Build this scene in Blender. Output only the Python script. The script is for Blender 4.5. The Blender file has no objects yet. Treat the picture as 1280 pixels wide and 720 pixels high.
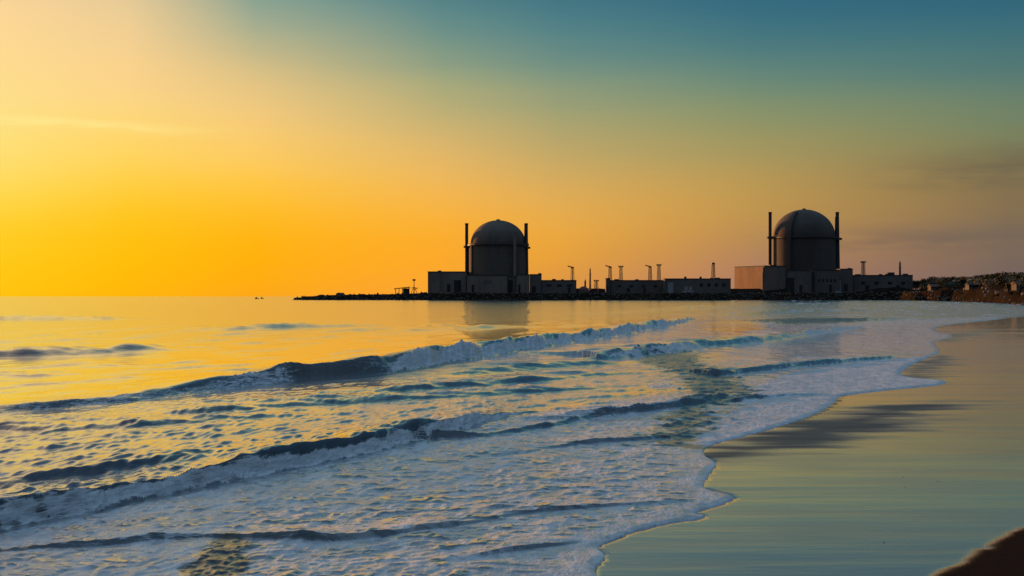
import bpy, bmesh, math, random
import numpy as np
from math import radians as R, sin, cos, pi
random.seed(7); rng = np.random.default_rng(11)

F = 1758.0      # focal length of the view in photo pixels (1280 wide)
HZ = 371.0      # horizon row of the photo
H = 3.0         # eye height above the water
SUN_AZ, SUN_EL = -42.0, 4.0

scene = bpy.context.scene
C = scene.collection

# ------------------------------------------------------------------ helpers
def gpt(px, py):
    "water-level point seen at photo pixel"
    d = F * H / (py - HZ)
    return ((px - 640.0) / F * d, d)

def zat(py, Y): return H + (HZ - py) * Y / F
def xat(px, Y): return (px - 640.0) / F * Y

def smooth(e0, e1, x):
    t = np.clip((x - e0) / (e1 - e0), 0, 1)
    return t * t * (3 - 2 * t)

def _hash(i, j, seed):
    n = (i.astype(np.int64) * 374761393 + j.astype(np.int64) * 668265263 + seed * 2147483647) & 0xffffffff
    n = ((n ^ (n >> 13)) * 1274126177) & 0xffffffff
    return ((n ^ (n >> 16)) & 0xffffff) / float(0xffffff)

def vnoise(x, y, seed=0):
    xi = np.floor(x); yi = np.floor(y)
    fx = x - xi; fy = y - yi
    fx = fx * fx * (3 - 2 * fx); fy = fy * fy * (3 - 2 * fy)
    a = _hash(xi, yi, seed); b = _hash(xi + 1, yi, seed)
    c = _hash(xi, yi + 1, seed); d = _hash(xi + 1, yi + 1, seed)
    return (a + (b - a) * fx) * (1 - fy) + (c + (d - c) * fx) * fy

def fbm(x, y, seed=0, oct=4):
    v = 0; a = 0.5; t = 0
    for k in range(oct):
        v = v + a * vnoise(x * 2 ** k + 17.3 * k, y * 2 ** k - 9.1 * k, seed + k); t += a; a *= 0.5
    return v / t

def polydist(X, Y, pts, vals=None):
    """distance to a polyline, side (positive to the right of its direction), interpolated values"""
    best = np.full(X.shape, 1e18); side = np.zeros(X.shape)
    out = [np.zeros(X.shape) for _ in (vals or [])]
    for k in range(len(pts) - 1):
        ax, ay = pts[k]; bx, by = pts[k + 1]
        dx, dy = bx - ax, by - ay
        L2 = dx * dx + dy * dy
        if L2 < 1e-12: continue
        t = np.clip(((X - ax) * dx + (Y - ay) * dy) / L2, 0, 1)
        ex = X - ax - t * dx; ey = Y - ay - t * dy
        d = ex * ex + ey * ey
        m = d < best
        best[m] = d[m]
        cr = dx * (Y - ay) - dy * (X - ax)
        side[m] = -np.sign(cr[m])
        for o, v in zip(out, vals or []):
            o[m] = (v[k] + (v[k + 1] - v[k]) * t)[m]
    return np.sqrt(best) * np.where(side == 0, 1, side), out

def inside(X, Y, pts):
    r = np.zeros(X.shape, bool); n = len(pts)
    for k in range(n):
        x0, y0 = pts[k]; x1, y1 = pts[(k + 1) % n]
        if y0 == y1: continue
        c = ((y0 > Y) != (y1 > Y)) & (X < (x1 - x0) * (Y - y0) / (y1 - y0) + x0)
        r ^= c
    return r

def smoothline(pts, n=3):
    for _ in range(n):
        q = [pts[0]]
        for a, b in zip(pts, pts[1:]):
            q.append(tuple(.75 * u + .25 * v for u, v in zip(a, b)))
            q.append(tuple(.25 * u + .75 * v for u, v in zip(a, b)))
        q.append(pts[-1]); pts = q
    return pts

def mesh_np(name, V, Fc, mat, attrs=None, smooth_=True, kind=None):
    me = bpy.data.meshes.new(name)
    nv, nf = len(V), len(Fc)
    me.vertices.add(nv); me.vertices.foreach_set('co', V.astype(np.float32).ravel())
    me.loops.add(nf * 4); me.loops.foreach_set('vertex_index', Fc.astype(np.int32).ravel())
    me.polygons.add(nf)
    me.polygons.foreach_set('loop_start', np.arange(0, nf * 4, 4, dtype=np.int32))
    me.polygons.foreach_set('loop_total', np.full(nf, 4, dtype=np.int32))
    me.update(calc_edges=True)
    me.polygons.foreach_set('use_smooth', np.full(nf, smooth_))
    for k, a in (attrs or {}).items():
        at = me.attributes.new(k, 'FLOAT', 'POINT'); at.data.foreach_set('value', a.astype(np.float32).ravel())
    me.materials.append(mat)
    o = bpy.data.objects.new(name, me); C.objects.link(o)
    if kind: o['kind'] = kind
    return o

def obj(name, bm, mat, parent=None, smooth_=False):
    me = bpy.data.meshes.new(name); bm.to_mesh(me); bm.free()
    if smooth_:
        for p in me.polygons: p.use_smooth = True
    me.materials.append(mat)
    o = bpy.data.objects.new(name, me); C.objects.link(o)
    if parent: o.parent = parent
    return o

def tag(o, label, cat, group=None):
    o['label'] = label; o['category'] = cat
    if group: o['group'] = group
    return o

def empty(name, loc, rz=0.0):
    o = bpy.data.objects.new(name, None); C.objects.link(o)
    o.location = loc; o.rotation_euler = (0, 0, rz); o.empty_display_size = 1
    return o

def copy_tree(o, parent=None):
    c = o.copy(); C.objects.link(c)
    if parent: c.parent = parent
    for ch in list(o.children): copy_tree(ch, c)
    return c

def box(bm, x0, x1, y0, y1, z0, z1):
    v = [bm.verts.new((x, y, z)) for z in (z0, z1) for y in (y0, y1) for x in (x0, x1)]
    for f in ((0, 2, 3, 1), (4, 5, 7, 6), (0, 1, 5, 4), (2, 6, 7, 3), (0, 4, 6, 2), (1, 3, 7, 5)):
        bm.faces.new([v[i] for i in f])

def bar(bm, a, b, r, r2=None, n=8):
    "tapered round bar from a to b"
    from mathutils import Vector
    a = Vector(a); b = Vector(b); d = (b - a).normalized()
    u = d.orthogonal().normalized(); w = d.cross(u); r2 = r if r2 is None else r2
    A = [bm.verts.new(a + (u * cos(2 * pi * k / n) + w * sin(2 * pi * k / n)) * r) for k in range(n)]
    B = [bm.verts.new(b + (u * cos(2 * pi * k / n) + w * sin(2 * pi * k / n)) * r2) for k in range(n)]
    for k in range(n): bm.faces.new([A[k], A[(k + 1) % n], B[(k + 1) % n], B[k]])
    bm.faces.new(A[::-1]); bm.faces.new(B)

def lathe(bm, prof, n=96, cx=0, cy=0):
    rings = []
    for r, z in prof:
        if r < 1e-4: rings.append([bm.verts.new((cx, cy, z))])
        else: rings.append([bm.verts.new((cx + r * cos(2 * pi * k / n), cy + r * sin(2 * pi * k / n), z)) for k in range(n)])
    for a, b in zip(rings, rings[1:]):
        for k in range(n):
            k2 = (k + 1) % n
            if len(a) == 1: bm.faces.new([a[0], b[k2], b[k]][::-1]) if len(b) > 1 else None
            elif len(b) == 1: bm.faces.new([a[k], a[k2], b[0]])
            else: bm.faces.new([a[k], a[k2], b[k2], b[k]])

# ------------------------------------------------------------------ materials
def newmat(name):
    m = bpy.data.materials.new(name); m.use_nodes = True
    nt = m.node_tree; b = nt.nodes['Principled BSDF']
    return m, nt, b

def N(nt, typ, **kw):
    n = nt.nodes.new(typ)
    for k, v in kw.items():
        if k == 'ins':
            for kk, vv in v.items(): n.inputs[kk].default_value = vv
        else: setattr(n, k, v)
    return n

def math_(nt, op, a, b=None, c=None, clamp=False):
    n = nt.nodes.new('ShaderNodeMath'); n.operation = op; n.use_clamp = clamp
    for i, v in enumerate((a, b, c)):
        if v is None: continue
        if isinstance(v, (int, float)): n.inputs[i].default_value = v
        else: nt.links.new(v, n.inputs[i])
    return n.outputs[0]

def maprange(nt, v, a, b, c=0.0, d=1.0, sm=True):
    n = nt.nodes.new('ShaderNodeMapRange'); n.interpolation_type = 'SMOOTHSTEP' if sm else 'LINEAR'
    nt.links.new(v, n.inputs[0])
    for i, x in enumerate((a, b, c, d)): n.inputs[1 + i].default_value = x
    return n.outputs[0]

def mixc(nt, f, a, b, mode='MIX'):
    n = nt.nodes.new('ShaderNodeMix'); n.data_type = 'RGBA'; n.blend_type = mode
    for i, v in ((0, f), (6, a), (7, b)):
        if isinstance(v, (int, float)): n.inputs[i].default_value = v
        elif isinstance(v, tuple): n.inputs[i].default_value = (*v[:3], 1)
        else: nt.links.new(v, n.inputs[i])
    return n.outputs[2]

def noise(nt, vec, scale, detail=3, rough=.55, out='Fac'):
    n = nt.nodes.new('ShaderNodeTexNoise'); n.inputs['Scale'].default_value = scale
    n.inputs['Detail'].default_value = detail; n.inputs['Roughness'].default_value = rough
    if vec is not None: nt.links.new(vec, n.inputs['Vector'])
    return n.outputs[out]

def mapped(nt, scale=(1, 1, 1), rot=(0, 0, 0)):
    g = nt.nodes.new('ShaderNodeNewGeometry'); m = nt.nodes.new('ShaderNodeMapping')
    m.inputs['Scale'].default_value = scale; m.inputs['Rotation'].default_value = rot
    nt.links.new(g.outputs['Position'], m.inputs['Vector']); return m.outputs[0]

def concrete(name, c1, c2, scale=.05, rough=.85, panel=None):
    m, nt, b = newmat(name)
    v = mapped(nt, (1, 1, .35))
    n1 = noise(nt, v, scale, 5, .6); n2 = noise(nt, v, scale * 9, 3, .6)
    f = math_(nt, 'ADD', math_(nt, 'MULTIPLY', n1, .7), math_(nt, 'MULTIPLY', n2, .3))
    col = mixc(nt, maprange(nt, f, .38, .62), c1, c2)
    if panel:
        g = nt.nodes.new('ShaderNodeNewGeometry'); sp = nt.nodes.new('ShaderNodeSeparateXYZ')
        nt.links.new(g.outputs['Position'], sp.inputs[0])
        w = math_(nt, 'FRACT', math_(nt, 'MULTIPLY', sp.outputs[2], 1 / panel))
        ln = math_(nt, 'LESS_THAN', w, .07)
        col = mixc(nt, math_(nt, 'MULTIPLY', ln, .35), col, tuple(x * .45 for x in c1))
    nt.links.new(col, b.inputs['Base Color']); b.inputs['Roughness'].default_value = rough
    bp = nt.nodes.new('ShaderNodeBump'); bp.inputs['Strength'].default_value = .4; bp.inputs['Distance'].default_value = .2
    nt.links.new(n2, bp.inputs['Height']); nt.links.new(bp.outputs[0], b.inputs['Normal'])
    return m

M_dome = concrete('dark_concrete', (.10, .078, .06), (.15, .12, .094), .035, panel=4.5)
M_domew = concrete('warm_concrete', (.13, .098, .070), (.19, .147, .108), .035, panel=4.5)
M_wall = concrete('annex_concrete', (.27, .205, .148), (.36, .285, .21), .06)
M_wallb = concrete('grey_cladding', (.18, .145, .112), (.25, .205, .16), .06)
M_sunlit = concrete('sunlit_wall_tint', (.24, .14, .085), (.34, .21, .13), .06)  # low-sun orange put into the wall colour, for the intake block's lit side
M_roof = concrete('roof_felt', (.05, .045, .045), (.08, .07, .07), .1)
M_steel = concrete('painted_steel', (.055, .045, .04), (.09, .075, .068), .4, .6)
M_pale = concrete('pale_paint', (.40, .37, .33), (.52, .48, .43), .5, .6)
M_dark = concrete('dark_opening', (.025, .025, .027), (.05, .05, .05), .3, .5)
M_glass, _nt, _b = newmat('window_glass'); _b.inputs['Base Color'].default_value = (.03, .04, .05, 1); _b.inputs['Roughness'].default_value = .1
M_rock = concrete('dark_rock', (.09, .070, .052), (.16, .128, .098), .6, .9)
M_rockp = concrete('pale_rock', (.12, .10, .088), (.26, .225, .2), .8, .9)
M_bark = concrete('bark', (.05, .035, .025), (.1, .075, .05), 2, .9)
M_rooft = concrete('tile_roof', (.16, .07, .05), (.25, .12, .08), 1, .8)
for m_ in (M_rock, M_rockp): m_.node_tree.nodes['Principled BSDF'].inputs['Specular IOR Level'].default_value = .1
M_leaf, nt, b = newmat('leaf')
v = mapped(nt); c = mixc(nt, noise(nt, v, .6, 2), (.03, .04, .018), (.09, .085, .035))
nt.links.new(c, b.inputs['Base Color']); b.inputs['Roughness'].default_value = .7
M_land, nt, b = newmat('headland_ground')
v = mapped(nt, (1, 1, 2))
c = mixc(nt, maprange(nt, noise(nt, v, .03, 5, .65), .4, .62), (.018, .013, .010), (.03, .023, .017))
c = mixc(nt, maprange(nt, noise(nt, v, .11, 4, .7), .60, .70), c, (.05, .04, .031))
nt.links.new(c, b.inputs['Base Color']); b.inputs['Roughness'].default_value = 1.0; b.inputs['Specular IOR Level'].default_value = .0
bp = N(nt, 'ShaderNodeBump', ins={'Strength': .8, 'Distance': 1.0}); nt.links.new(noise(nt, v, .4, 4, .65), bp.inputs['Height'])
nt.links.new(bp.outputs[0], b.inputs['Normal'])

# ------------------------------------------------------------------ world
def lin(c):
    return tuple((x / 255 / 12.92) if x / 255 <= .04045 else ((x / 255 + .055) / 1.055) ** 2.4 for x in c)

w = bpy.data.worlds.new("World"); scene.world = w; w.use_nodes = True
nt = w.node_tree
bg = nt.nodes['Background']; wout = nt.nodes['World Output']
tc = nt.nodes.new('ShaderNodeTexCoord'); nrm = N(nt, 'ShaderNodeVectorMath', operation='NORMALIZE')
nt.links.new(tc.outputs['Generated'], nrm.inputs[0])
sp = nt.nodes.new('ShaderNodeSeparateXYZ'); nt.links.new(nrm.outputs[0], sp.inputs[0])
az = math_(nt, 'DEGREES', 0.0); azr = math_(nt, 'ARCTAN2', sp.outputs[0], sp.outputs[1])
az = math_(nt, 'MULTIPLY', azr, 180 / pi)
el = math_(nt, 'MULTIPLY', math_(nt, 'ARCSINE', sp.outputs[2], clamp=False), 180 / pi)
# soft irregular haze layers: warp the elevation a little
nv = nt.nodes.new('ShaderNodeCombineXYZ')
nt.links.new(math_(nt, 'MULTIPLY', az, .05), nv.inputs[0]); nt.links.new(math_(nt, 'MULTIPLY', el, .5), nv.inputs[1])
wn = noise(nt, nv.outputs[0], 1.0, 4, .55)
elw = math_(nt, 'ADD', el, math_(nt, 'MULTIPLY', math_(nt, 'SUBTRACT', wn, .5), .9))
pos = math_(nt, 'SQRT', math_(nt, 'DIVIDE', math_(nt, 'MAXIMUM', elw, 0.0), 90.0))
def E(py): return math.degrees(math.atan((HZ - py) / F))
hi = [(16, None), (25, None), (45, None), (90, (138, 166, 205))]
def col(px, rows, e17, e28, e45, e60=(122, 152, 194)):
    st = [(E(y), c) for y, c in rows] + [(17, e17), (27, e28), (45, e45), (65, e60), (90, (148, 186, 212))]
    return (math.degrees(math.atan((px - 640) / F)) if px is not None else None, st)
cols = [
 (-178, [(0, (48, 42, 44)), (6, (46, 45, 52)), (17, (48, 60, 78)), (30, (66, 86, 114)), (50, (90, 118, 154)), (90, (148, 186, 212))]),
 (-100, [(0, (84, 64, 54)), (6, (74, 64, 62)), (17, (66, 72, 86)), (30, (72, 92, 120)), (50, (96, 124, 160)), (90, (148, 186, 212))]),
 (-58, [(0, (255, 200, 70)), (4, (255, 205, 90)), (12, (245, 205, 150)), (20, (190, 180, 165)), (32, (135, 150, 170)), (50, (96, 124, 160)), (90, (148, 186, 212))]),
 col(0, [(371, (253, 190, 14)), (340, (255, 197, 12)), (300, (254, 201, 25)), (260, (252, 210, 62)), (220, (252, 218, 100)), (180, (250, 221, 122)), (140, (251, 220, 135)), (100, (251, 216, 141)), (50, (250, 213, 147)), (0, (248, 208, 152))], (210, 186, 156), (104, 114, 130), (78, 98, 126)),
 col(160, [(371, (254, 178, 10)), (340, (255, 186, 4)), (300, (255, 190, 6)), (260, (255, 198, 30)), (220, (253, 207, 75)), (180, (252, 212, 105)), (140, (251, 212, 128)), (100, (249, 208, 138)), (50, (240, 205, 145)), (0, (225, 200, 150))], (160, 165, 152), (88, 106, 126), (74, 96, 126)),
 col(320, [(371, (250, 162, 30)), (340, (255, 174, 8)), (300, (255, 177, 6)), (260, (255, 189, 36)), (220, (253, 199, 75)), (180, (249, 202, 108)), (140, (240, 199, 124)), (100, (222, 193, 130)), (50, (172, 175, 140)), (0, (122, 158, 145))], (84, 124, 138), (66, 92, 118), (74, 96, 126)),
 col(550, [(371, (246, 160, 60)), (340, (252, 167, 42)), (300, (250, 170, 40)), (260, (247, 178, 62)), (220, (235, 182, 92)), (180, (217, 180, 108)), (140, (190, 174, 115)), (100, (158, 166, 124)), (50, (108, 144, 134)), (0, (78, 128, 135))], (60, 104, 124), (56, 84, 112), (74, 96, 126)),
 col(700, [(371, (212, 142, 75)), (340, (224, 153, 62)), (300, (234, 165, 57)), (260, (228, 170, 78)), (220, (208, 169, 94)), (180, (184, 164, 104)), (140, (160, 160, 114)), (100, (128, 150, 124)), (50, (82, 130, 134)), (0, (60, 115, 130))], (50, 96, 120), (52, 80, 110), (74, 96, 126)),
 col(940, [(371, (170, 123, 102)), (340, (173, 125, 98)), (300, (182, 136, 84)), (260, (194, 151, 76)), (220, (180, 150, 86)), (180, (157, 149, 95)), (140, (130, 144, 105)), (100, (100, 134, 120)), (50, (61, 115, 126)), (0, (48, 103, 126))], (44, 90, 117), (50, 78, 110), (74, 96, 126)),
 col(1260, [(371, (114, 98, 96)), (340, (116, 99, 93)), (300, (124, 105, 86)), (260, (134, 112, 78)), (220, (124, 109, 78)), (180, (122, 130, 92)), (140, (106, 129, 106)), (100, (80, 119, 116)), (50, (54, 108, 121)), (0, (42, 96, 120))], (40, 86, 114), (50, 78, 110), (74, 96, 126)),
 (55, [(0, (84, 78, 82)), (6, (80, 84, 90)), (17, (60, 92, 118)), (30, (80, 108, 142)), (50, (90, 118, 154)), (90, (148, 186, 212))]),
 (120, [(0, (42, 38, 42)), (6, (42, 43, 52)), (17, (48, 60, 80)), (30, (68, 88, 116)), (50, (90, 118, 154)), (90, (148, 186, 212))]),
]
outc = None; prev = None
for a, st in cols:
    r = nt.nodes.new('ShaderNodeValToRGB'); r.color_ramp.interpolation = 'B_SPLINE'
    el_ = r.color_ramp.elements
    while len(el_) > 1: el_.remove(el_[-1])
    for i, (e, c) in enumerate(st):
        p_ = math.sqrt(max(0, e) / 90)
        x = el_[0] if i == 0 else el_.new(p_)
        x.position = p_; x.color = (*lin(c), 1)
    nt.links.new(pos, r.inputs[0])
    if outc is None: outc = r.outputs[0]
    else: outc = mixc(nt, maprange(nt, az, prev, a, sm=False), outc, r.outputs[0])
    prev = a
# behind the viewer: close the circle between +120 and -130 (through 180)
first = [n for n in nt.nodes if n.type == 'VALTORGB'][0].outputs[0]
back = maprange(nt, az, 120.0, 180.0, 0, .5, sm=False)
outc = mixc(nt, back, outc, first)
back2 = maprange(nt, az, -180.0, -178.0, .5, 0, sm=False)
last = [n for n in nt.nodes if n.type == 'VALTORGB'][-1].outputs[0]
outc = mixc(nt, back2, outc, last)
# thin cloud streaks: one pale on the sun side, dusky bands on the right
def streak(az0, azw, el0, elw_, slope, seed):
    d = math_(nt, 'SUBTRACT', el, math_(nt, 'ADD', math_(nt, 'MULTIPLY', math_(nt, 'SUBTRACT', az, az0), slope), el0))
    cv = nt.nodes.new('ShaderNodeCombineXYZ')
    nt.links.new(math_(nt, 'MULTIPLY', az, .25), cv.inputs[0]); nt.links.new(math_(nt, 'MULTIPLY', el, 1.8), cv.inputs[1]); cv.inputs[2].default_value = seed
    n_ = noise(nt, cv.outputs[0], 1.0, 3, .6)
    d = math_(nt, 'ADD', d, math_(nt, 'MULTIPLY', math_(nt, 'SUBTRACT', n_, .5), elw_ * 1.6))
    g = maprange(nt, math_(nt, 'ABSOLUTE', d), 0.0, elw_, 1, 0)
    h = maprange(nt, math_(nt, 'ABSOLUTE', math_(nt, 'SUBTRACT', az, az0)), 0.0, azw, 1, 0)
    return math_(nt, 'MULTIPLY', math_(nt, 'MULTIPLY', g, h), maprange(nt, n_, .25, .6))
s1 = streak(-17.5, 8.0, E(164), .35, -.03, 3.0)
outc = mixc(nt, math_(nt, 'MULTIPLY', s1, .5), outc, lin((255, 238, 150)))
s2 = streak(20.0, 7.5, E(214), 1.1, .06, 8.0)
outc = mixc(nt, math_(nt, 'MULTIPLY', s2, .55), outc, lin((104, 92, 74)))
s3 = streak(17.0, 8.0, E(300), .8, .02, 5.0)
outc = mixc(nt, math_(nt, 'MULTIPLY', s3, .6), outc, lin((110, 96, 88)))
nt.links.new(outc, bg.inputs['Color']); bg.inputs['Strength'].default_value = 1.0
sky = nt.nodes.new('ShaderNodeTexSky'); sky.sky_type = 'NISHITA'; sky.sun_disc = False
sky.sun_elevation = R(SUN_EL); sky.sun_rotation = R(SUN_AZ); sky.dust_density = 2.0
bg2 = nt.nodes.new('ShaderNodeBackground'); nt.links.new(sky.outputs[0], bg2.inputs[0]); bg2.inputs[1].default_value = .003
ad = nt.nodes.new('ShaderNodeAddShader'); nt.links.new(bg.outputs[0], ad.inputs[0]); nt.links.new(bg2.outputs[0], ad.inputs[1])
nt.links.new(ad.outputs[0], wout.inputs[0])

sl = bpy.data.lights.new('sun', 'SUN'); sl.energy = 5.0; sl.angle = R(.6); sl.color = (1, .43, .14)
so = bpy.data.objects.new('sun', sl); C.objects.link(so)
so.rotation_euler = (R(90 - SUN_EL), 0, R(180 - SUN_AZ)); so.location = (-60, 60, 40)

# ------------------------------------------------------------------ shoreline and waves (world metres)
shore_px = [(1500, 389), (1400, 390), (1320, 392), (1262, 397), (1241, 400), (1190, 405), (1167, 409), (1172, 415), (1198, 420), (1166, 427), (1172, 434), (1176, 441), (1150, 450), (1130, 461), (1124, 469), (1146, 473), (1186, 476),
            (1176, 481), (1131, 485), (1085, 490), (1046, 495), (1048, 499), (1030, 512), (1004, 523), (956, 538), (925, 546), (897, 553), (880, 560), (878, 568), (897, 578), (890, 588), (884, 596), (878, 606), (882, 612),
            (921, 620), (906, 629), (885, 635), (864, 642), (884, 644), (872, 649), (850, 651), (820, 657), (790, 665), (762, 677), (744, 684), (757, 693), (752, 702), (742, 711), (748, 722), (760, 760), (770, 830), (840, 1000), (960, 1500)]
shore = [gpt(*p) for p in shore_px]
shore = [(6500, 9000.0), (1500, 1500)] + shore + [(.4, 2.5), (-.2, -2.0), (-3, -12.0), (-30, -90.0), (-3000, -9000.0)]
shore = smoothline(shore, 1)
# far (going away) -> near, so landward (right side of the picture) lies on the LEFT of its direction
def shore_sd(X, Y):
    d, _ = polydist(X, Y, shore)
    return -d        # positive on land

crests = [
 # (toe line px), rows: (px, py, height m, foam), front length, back length
 dict(p=[(-420, 590, .08, .2), (-150, 545, .12, .3), (0, 518, .16, .4), (120, 508, .17, .45), (200, 498, .20, .5), (300, 485, .26, .55), (360, 478, .48, .6), (385, 476, .62, .15), (430, 473, .70, .05), (478, 469, .64, .3), (500, 464, .60, .9), (560, 454, .60, 1), (640, 440, .60, 1), (700, 431, .62, 1), (780, 418, .62, 1), (840, 408, .6, .9), (866, 401, .35, .7), (880, 398, 0, 0)], lf=.7, lb=3),
 dict(p=[(-400, 770, .22, .5), (-150, 700, .23, .6), (0, 663, .28, .75), (100, 645, .28, .8), (200, 623, .27, .8), (300, 602, .26, .85), (400, 578, .26, .95), (480, 561, .26, 1), (560, 543, .24, 1), (610, 531, .18, .95), (650, 522, .10, .6), (700, 515, .0, .2)], lf=.22, lb=1.3),
 dict(p=[(-300, 660, .10, 0), (0, 612, .09, .0), (80, 603, .10, .05), (180, 590, .10, .05), (280, 572, .08, .05), (350, 562, .05, .0), (400, 556, 0, 0)], lf=.5, lb=1.3),
 dict(p=[(230, 520, 0, 0), (290, 516, .14, .1), (360, 510, .18, .1), (430, 507, .15, .1), (500, 503, .12, .1), (600, 497, .08, .2), (700, 490, .10, .3), (760, 487, .03, .2), (830, 483, 0, 0)], lf=.7, lb=2),
 dict(p=[(-200, 512, 0, 0), (0, 545, .10, .1), (150, 537, .10, .1), (250, 530, .10, .1), (380, 520, 0, 0)], lf=.6, lb=1.6),
 dict(p=[(430, 560, 0, 0), (500, 553, .05, .6), (545, 548, .08, .5), (600, 549, .11, .3), (630, 546, .09, .5), (690, 536, .09, .5), (740, 524, .12, .5), (800, 516, .13, .5), (850, 510, .13, .5), (890, 503, .11, .6), (915, 497, .05, .6), (930, 492, 0, .6)], lf=.25, lb=1.2),
 dict(p=[(-150, 700, .03, .4), (0, 692, .05, .4), (90, 687, .06, .4), (170, 680, .07, .4), (240, 673, .06, .5), (320, 674, .05, .5), (380, 678, .07, .5), (440, 677, .04, .5), (520, 668, .04, .5), (580, 658, .04, .5), (650, 645, .045, .5), (720, 638, .045, .5), (790, 633, .04, .5), (850, 629, .03, .6), (880, 626, 0, .6)], lf=.12, lb=.7),
 dict(p=[(700, 449, 0, 0), (750, 451, .22, .2), (790, 448, .34, .7), (830, 443, .42, 1), (862, 440, .34, 1), (880, 434, .36, .4), (930, 431, .36, .3), (990, 425, .30, .4), (1040, 416, .26, .9), (1066, 411, .2, .9), (1085, 408, 0, .3)], lf=1.1, lb=4),
 dict(p=[(860, 470, 0, .7), (900, 471, .12, .6), (940, 467, .12, .6), (990, 461, .12, .6), (1050, 454, .12, .7), (1100, 450, .10, .8), (1160, 444, .03, .8), (1180, 440, 0, .8)], lf=.3, lb=2.5),
 dict(p=[(900, 506, 0, .7), (935, 501, .09, .8), (985, 496, .09, .8), (1025, 495, .07, .8), (1046, 494, .0, .8)], lf=.2, lb=1.2),
 dict(p=[(760, 394, 0, 0), (830, 389, .35, .2), (890, 386, .7, .4), (915, 385, .6, .5), (960, 384, .2, .3), (1010, 383, 0, 0)], lf=3, lb=12),
 dict(p=[(930, 396, 0, 0), (985, 391, .55, .7), (1030, 390, .5, .5), (1100, 389, .45, .4), (1150, 389, .2, .2), (1200, 388, 0, 0)], lf=2.5, lb=9),
 dict(p=[(960, 406, 0, .3), (1010, 402, .25, .4), (1080, 401, .3, .4), (1150, 401, .3, .6), (1180, 401, 0, .6)], lf=1.5, lb=6),
 dict(p=[(-200, 446, 0, 0), (0, 449, .30, 0), (100, 446, .34, 0), (200, 440, .30, 0), (270, 438, 0, 0)], lf=2.2, lb=6),
 dict(p=[(-200, 470, 0, 0), (0, 474, .12, 0), (90, 471, .12, 0), (150, 466, 0, 0)], lf=1.8, lb=4),
 dict(p=[(120, 463, 0, 0), (200, 461, .10, 0), (270, 457, 0, 0)], lf=1.8, lb=4),
 dict(p=[(-300, 402, 0, 0), (0, 401, .5, 0), (100, 401, .6, 0), (170, 400, .4, 0), (230, 399, 0, 0)], lf=6, lb=14),
 dict(p=[(300, 415, 0, 0), (360, 413, .3, 0), (430, 410, .35, 0), (520, 408, 0, 0)], lf=4, lb=9),
 dict(p=[(560, 418, 0, 0), (610, 413, .3, 0), (660, 410, .35, 0), (700, 408, 0, 0)], lf=4, lb=9),
 dict(p=[(400, 505, 0, .1), (520, 492, .10, .1), (640, 481, .12, .2), (760, 470, .10, .3), (850, 462, 0, .3)], lf=.7, lb=3),
 dict(p=[(560, 478, 0, 0), (640, 468, .14, .2), (720, 459, .16, .2), (800, 455, .05, .4), (850, 452, 0, .4)], lf=1.2, lb=4),
 dict(p=[(620, 575, 0, .6), (700, 560, .05, .6), (780, 553, .05, .6), (850, 548, .06, .7), (880, 545, 0, .8)], lf=.2, lb=.8),
 dict(p=[(560, 706, 0, .6), (650, 690, .05, .6), (720, 682, .05, .6), (760, 676, 0, .8)], lf=.12, lb=.5),
]
for c in crests:
    P = [(*gpt(px, py), h, f) for px, py, h, f in c['p']]
    P = smoothline(P, 2)
    c['pts'] = [(a, b) for a, b, _, _ in P]; c['h'] = [a[2] for a in P]; c['f'] = [a[3] for a in P]

def poly(pts): return [gpt(*p) for p in pts]
reg = [  # polygon px, foam amount, edge softness in metres, replace
 (poly([(-500, 790), (-150, 693), (0, 655), (100, 640), (200, 620), (300, 600), (400, 580), (480, 562), (560, 545), (640, 522), (760, 505), (860, 492), (905, 478), (1000, 470), (1100, 560), (1100, 640), (960, 900), (960, 1600), (-900, 1600)]), .60, .5),
 (poly([(640, 522), (760, 500), (880, 482), (900, 440), (960, 405), (1250, 396), (1350, 440), (1200, 500), (1000, 560), (900, 560), (760, 540)]), .46, 1.0),
 (poly([(925, 491), (985, 468), (1060, 455), (1180, 444), (1130, 461), (1230, 470), (1200, 492), (1060, 505), (905, 505)]), .95, .15),
 (poly([(866, 557), (872, 535), (880, 520), (960, 505), (1060, 494), (1040, 520), (960, 545), (890, 562)]), .97, .1),
]
aer = [
 (reg[0][0], .80, .6), (reg[1][0], .55, 1.2),
 (poly([(380, 540), (500, 480), (640, 436), (780, 412), (880, 396), (920, 470), (640, 524), (480, 552)]), .42, 2.0),
 (poly([(-900, 700), (-300, 535), (0, 515), (300, 480), (500, 462), (640, 436), (600, 500), (480, 552), (0, 640)]), .18, 1.0),
 (poly([(900, 384), (1000, 379), (1500, 379), (1500, 400), (1150, 402), (900, 400)]), .22, 8.0),
]
calm = [  # glassy areas without foam
 (poly([(868, 464), (890, 450), (960, 446), (1050, 440), (1150, 434), (1175, 438), (1060, 450), (960, 461)]), .8, 1.0),
]
stirred = [(poly([(232, 724), (262, 676), (290, 668), (318, 676), (312, 700), (298, 724), (290, 760), (225, 760)]), .10), (poly([(822, 556), (832, 536), (850, 515), (872, 497), (862, 478), (840, 466), (800, 452), (806, 444), (862, 440), (885, 462), (915, 472), (936, 492), (900, 508), (884, 528), (868, 548), (858, 560)]), .6),
           (poly([(930, 402), (1000, 398), (1090, 399), (1060, 404), (990, 406)]), 1.5)]

# ripple components (deterministic)
comps = []
for k in range(72):
    lam = .13 * (2 ** (rng.random() * 5.4))
    th = R(-40) + rng.normal() * R(42)
    comps.append((lam, cos(th) * 2 * pi / lam, sin(th) * 2 * pi / lam, rng.random() * 2 * pi, rng.random() * 1000))

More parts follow.
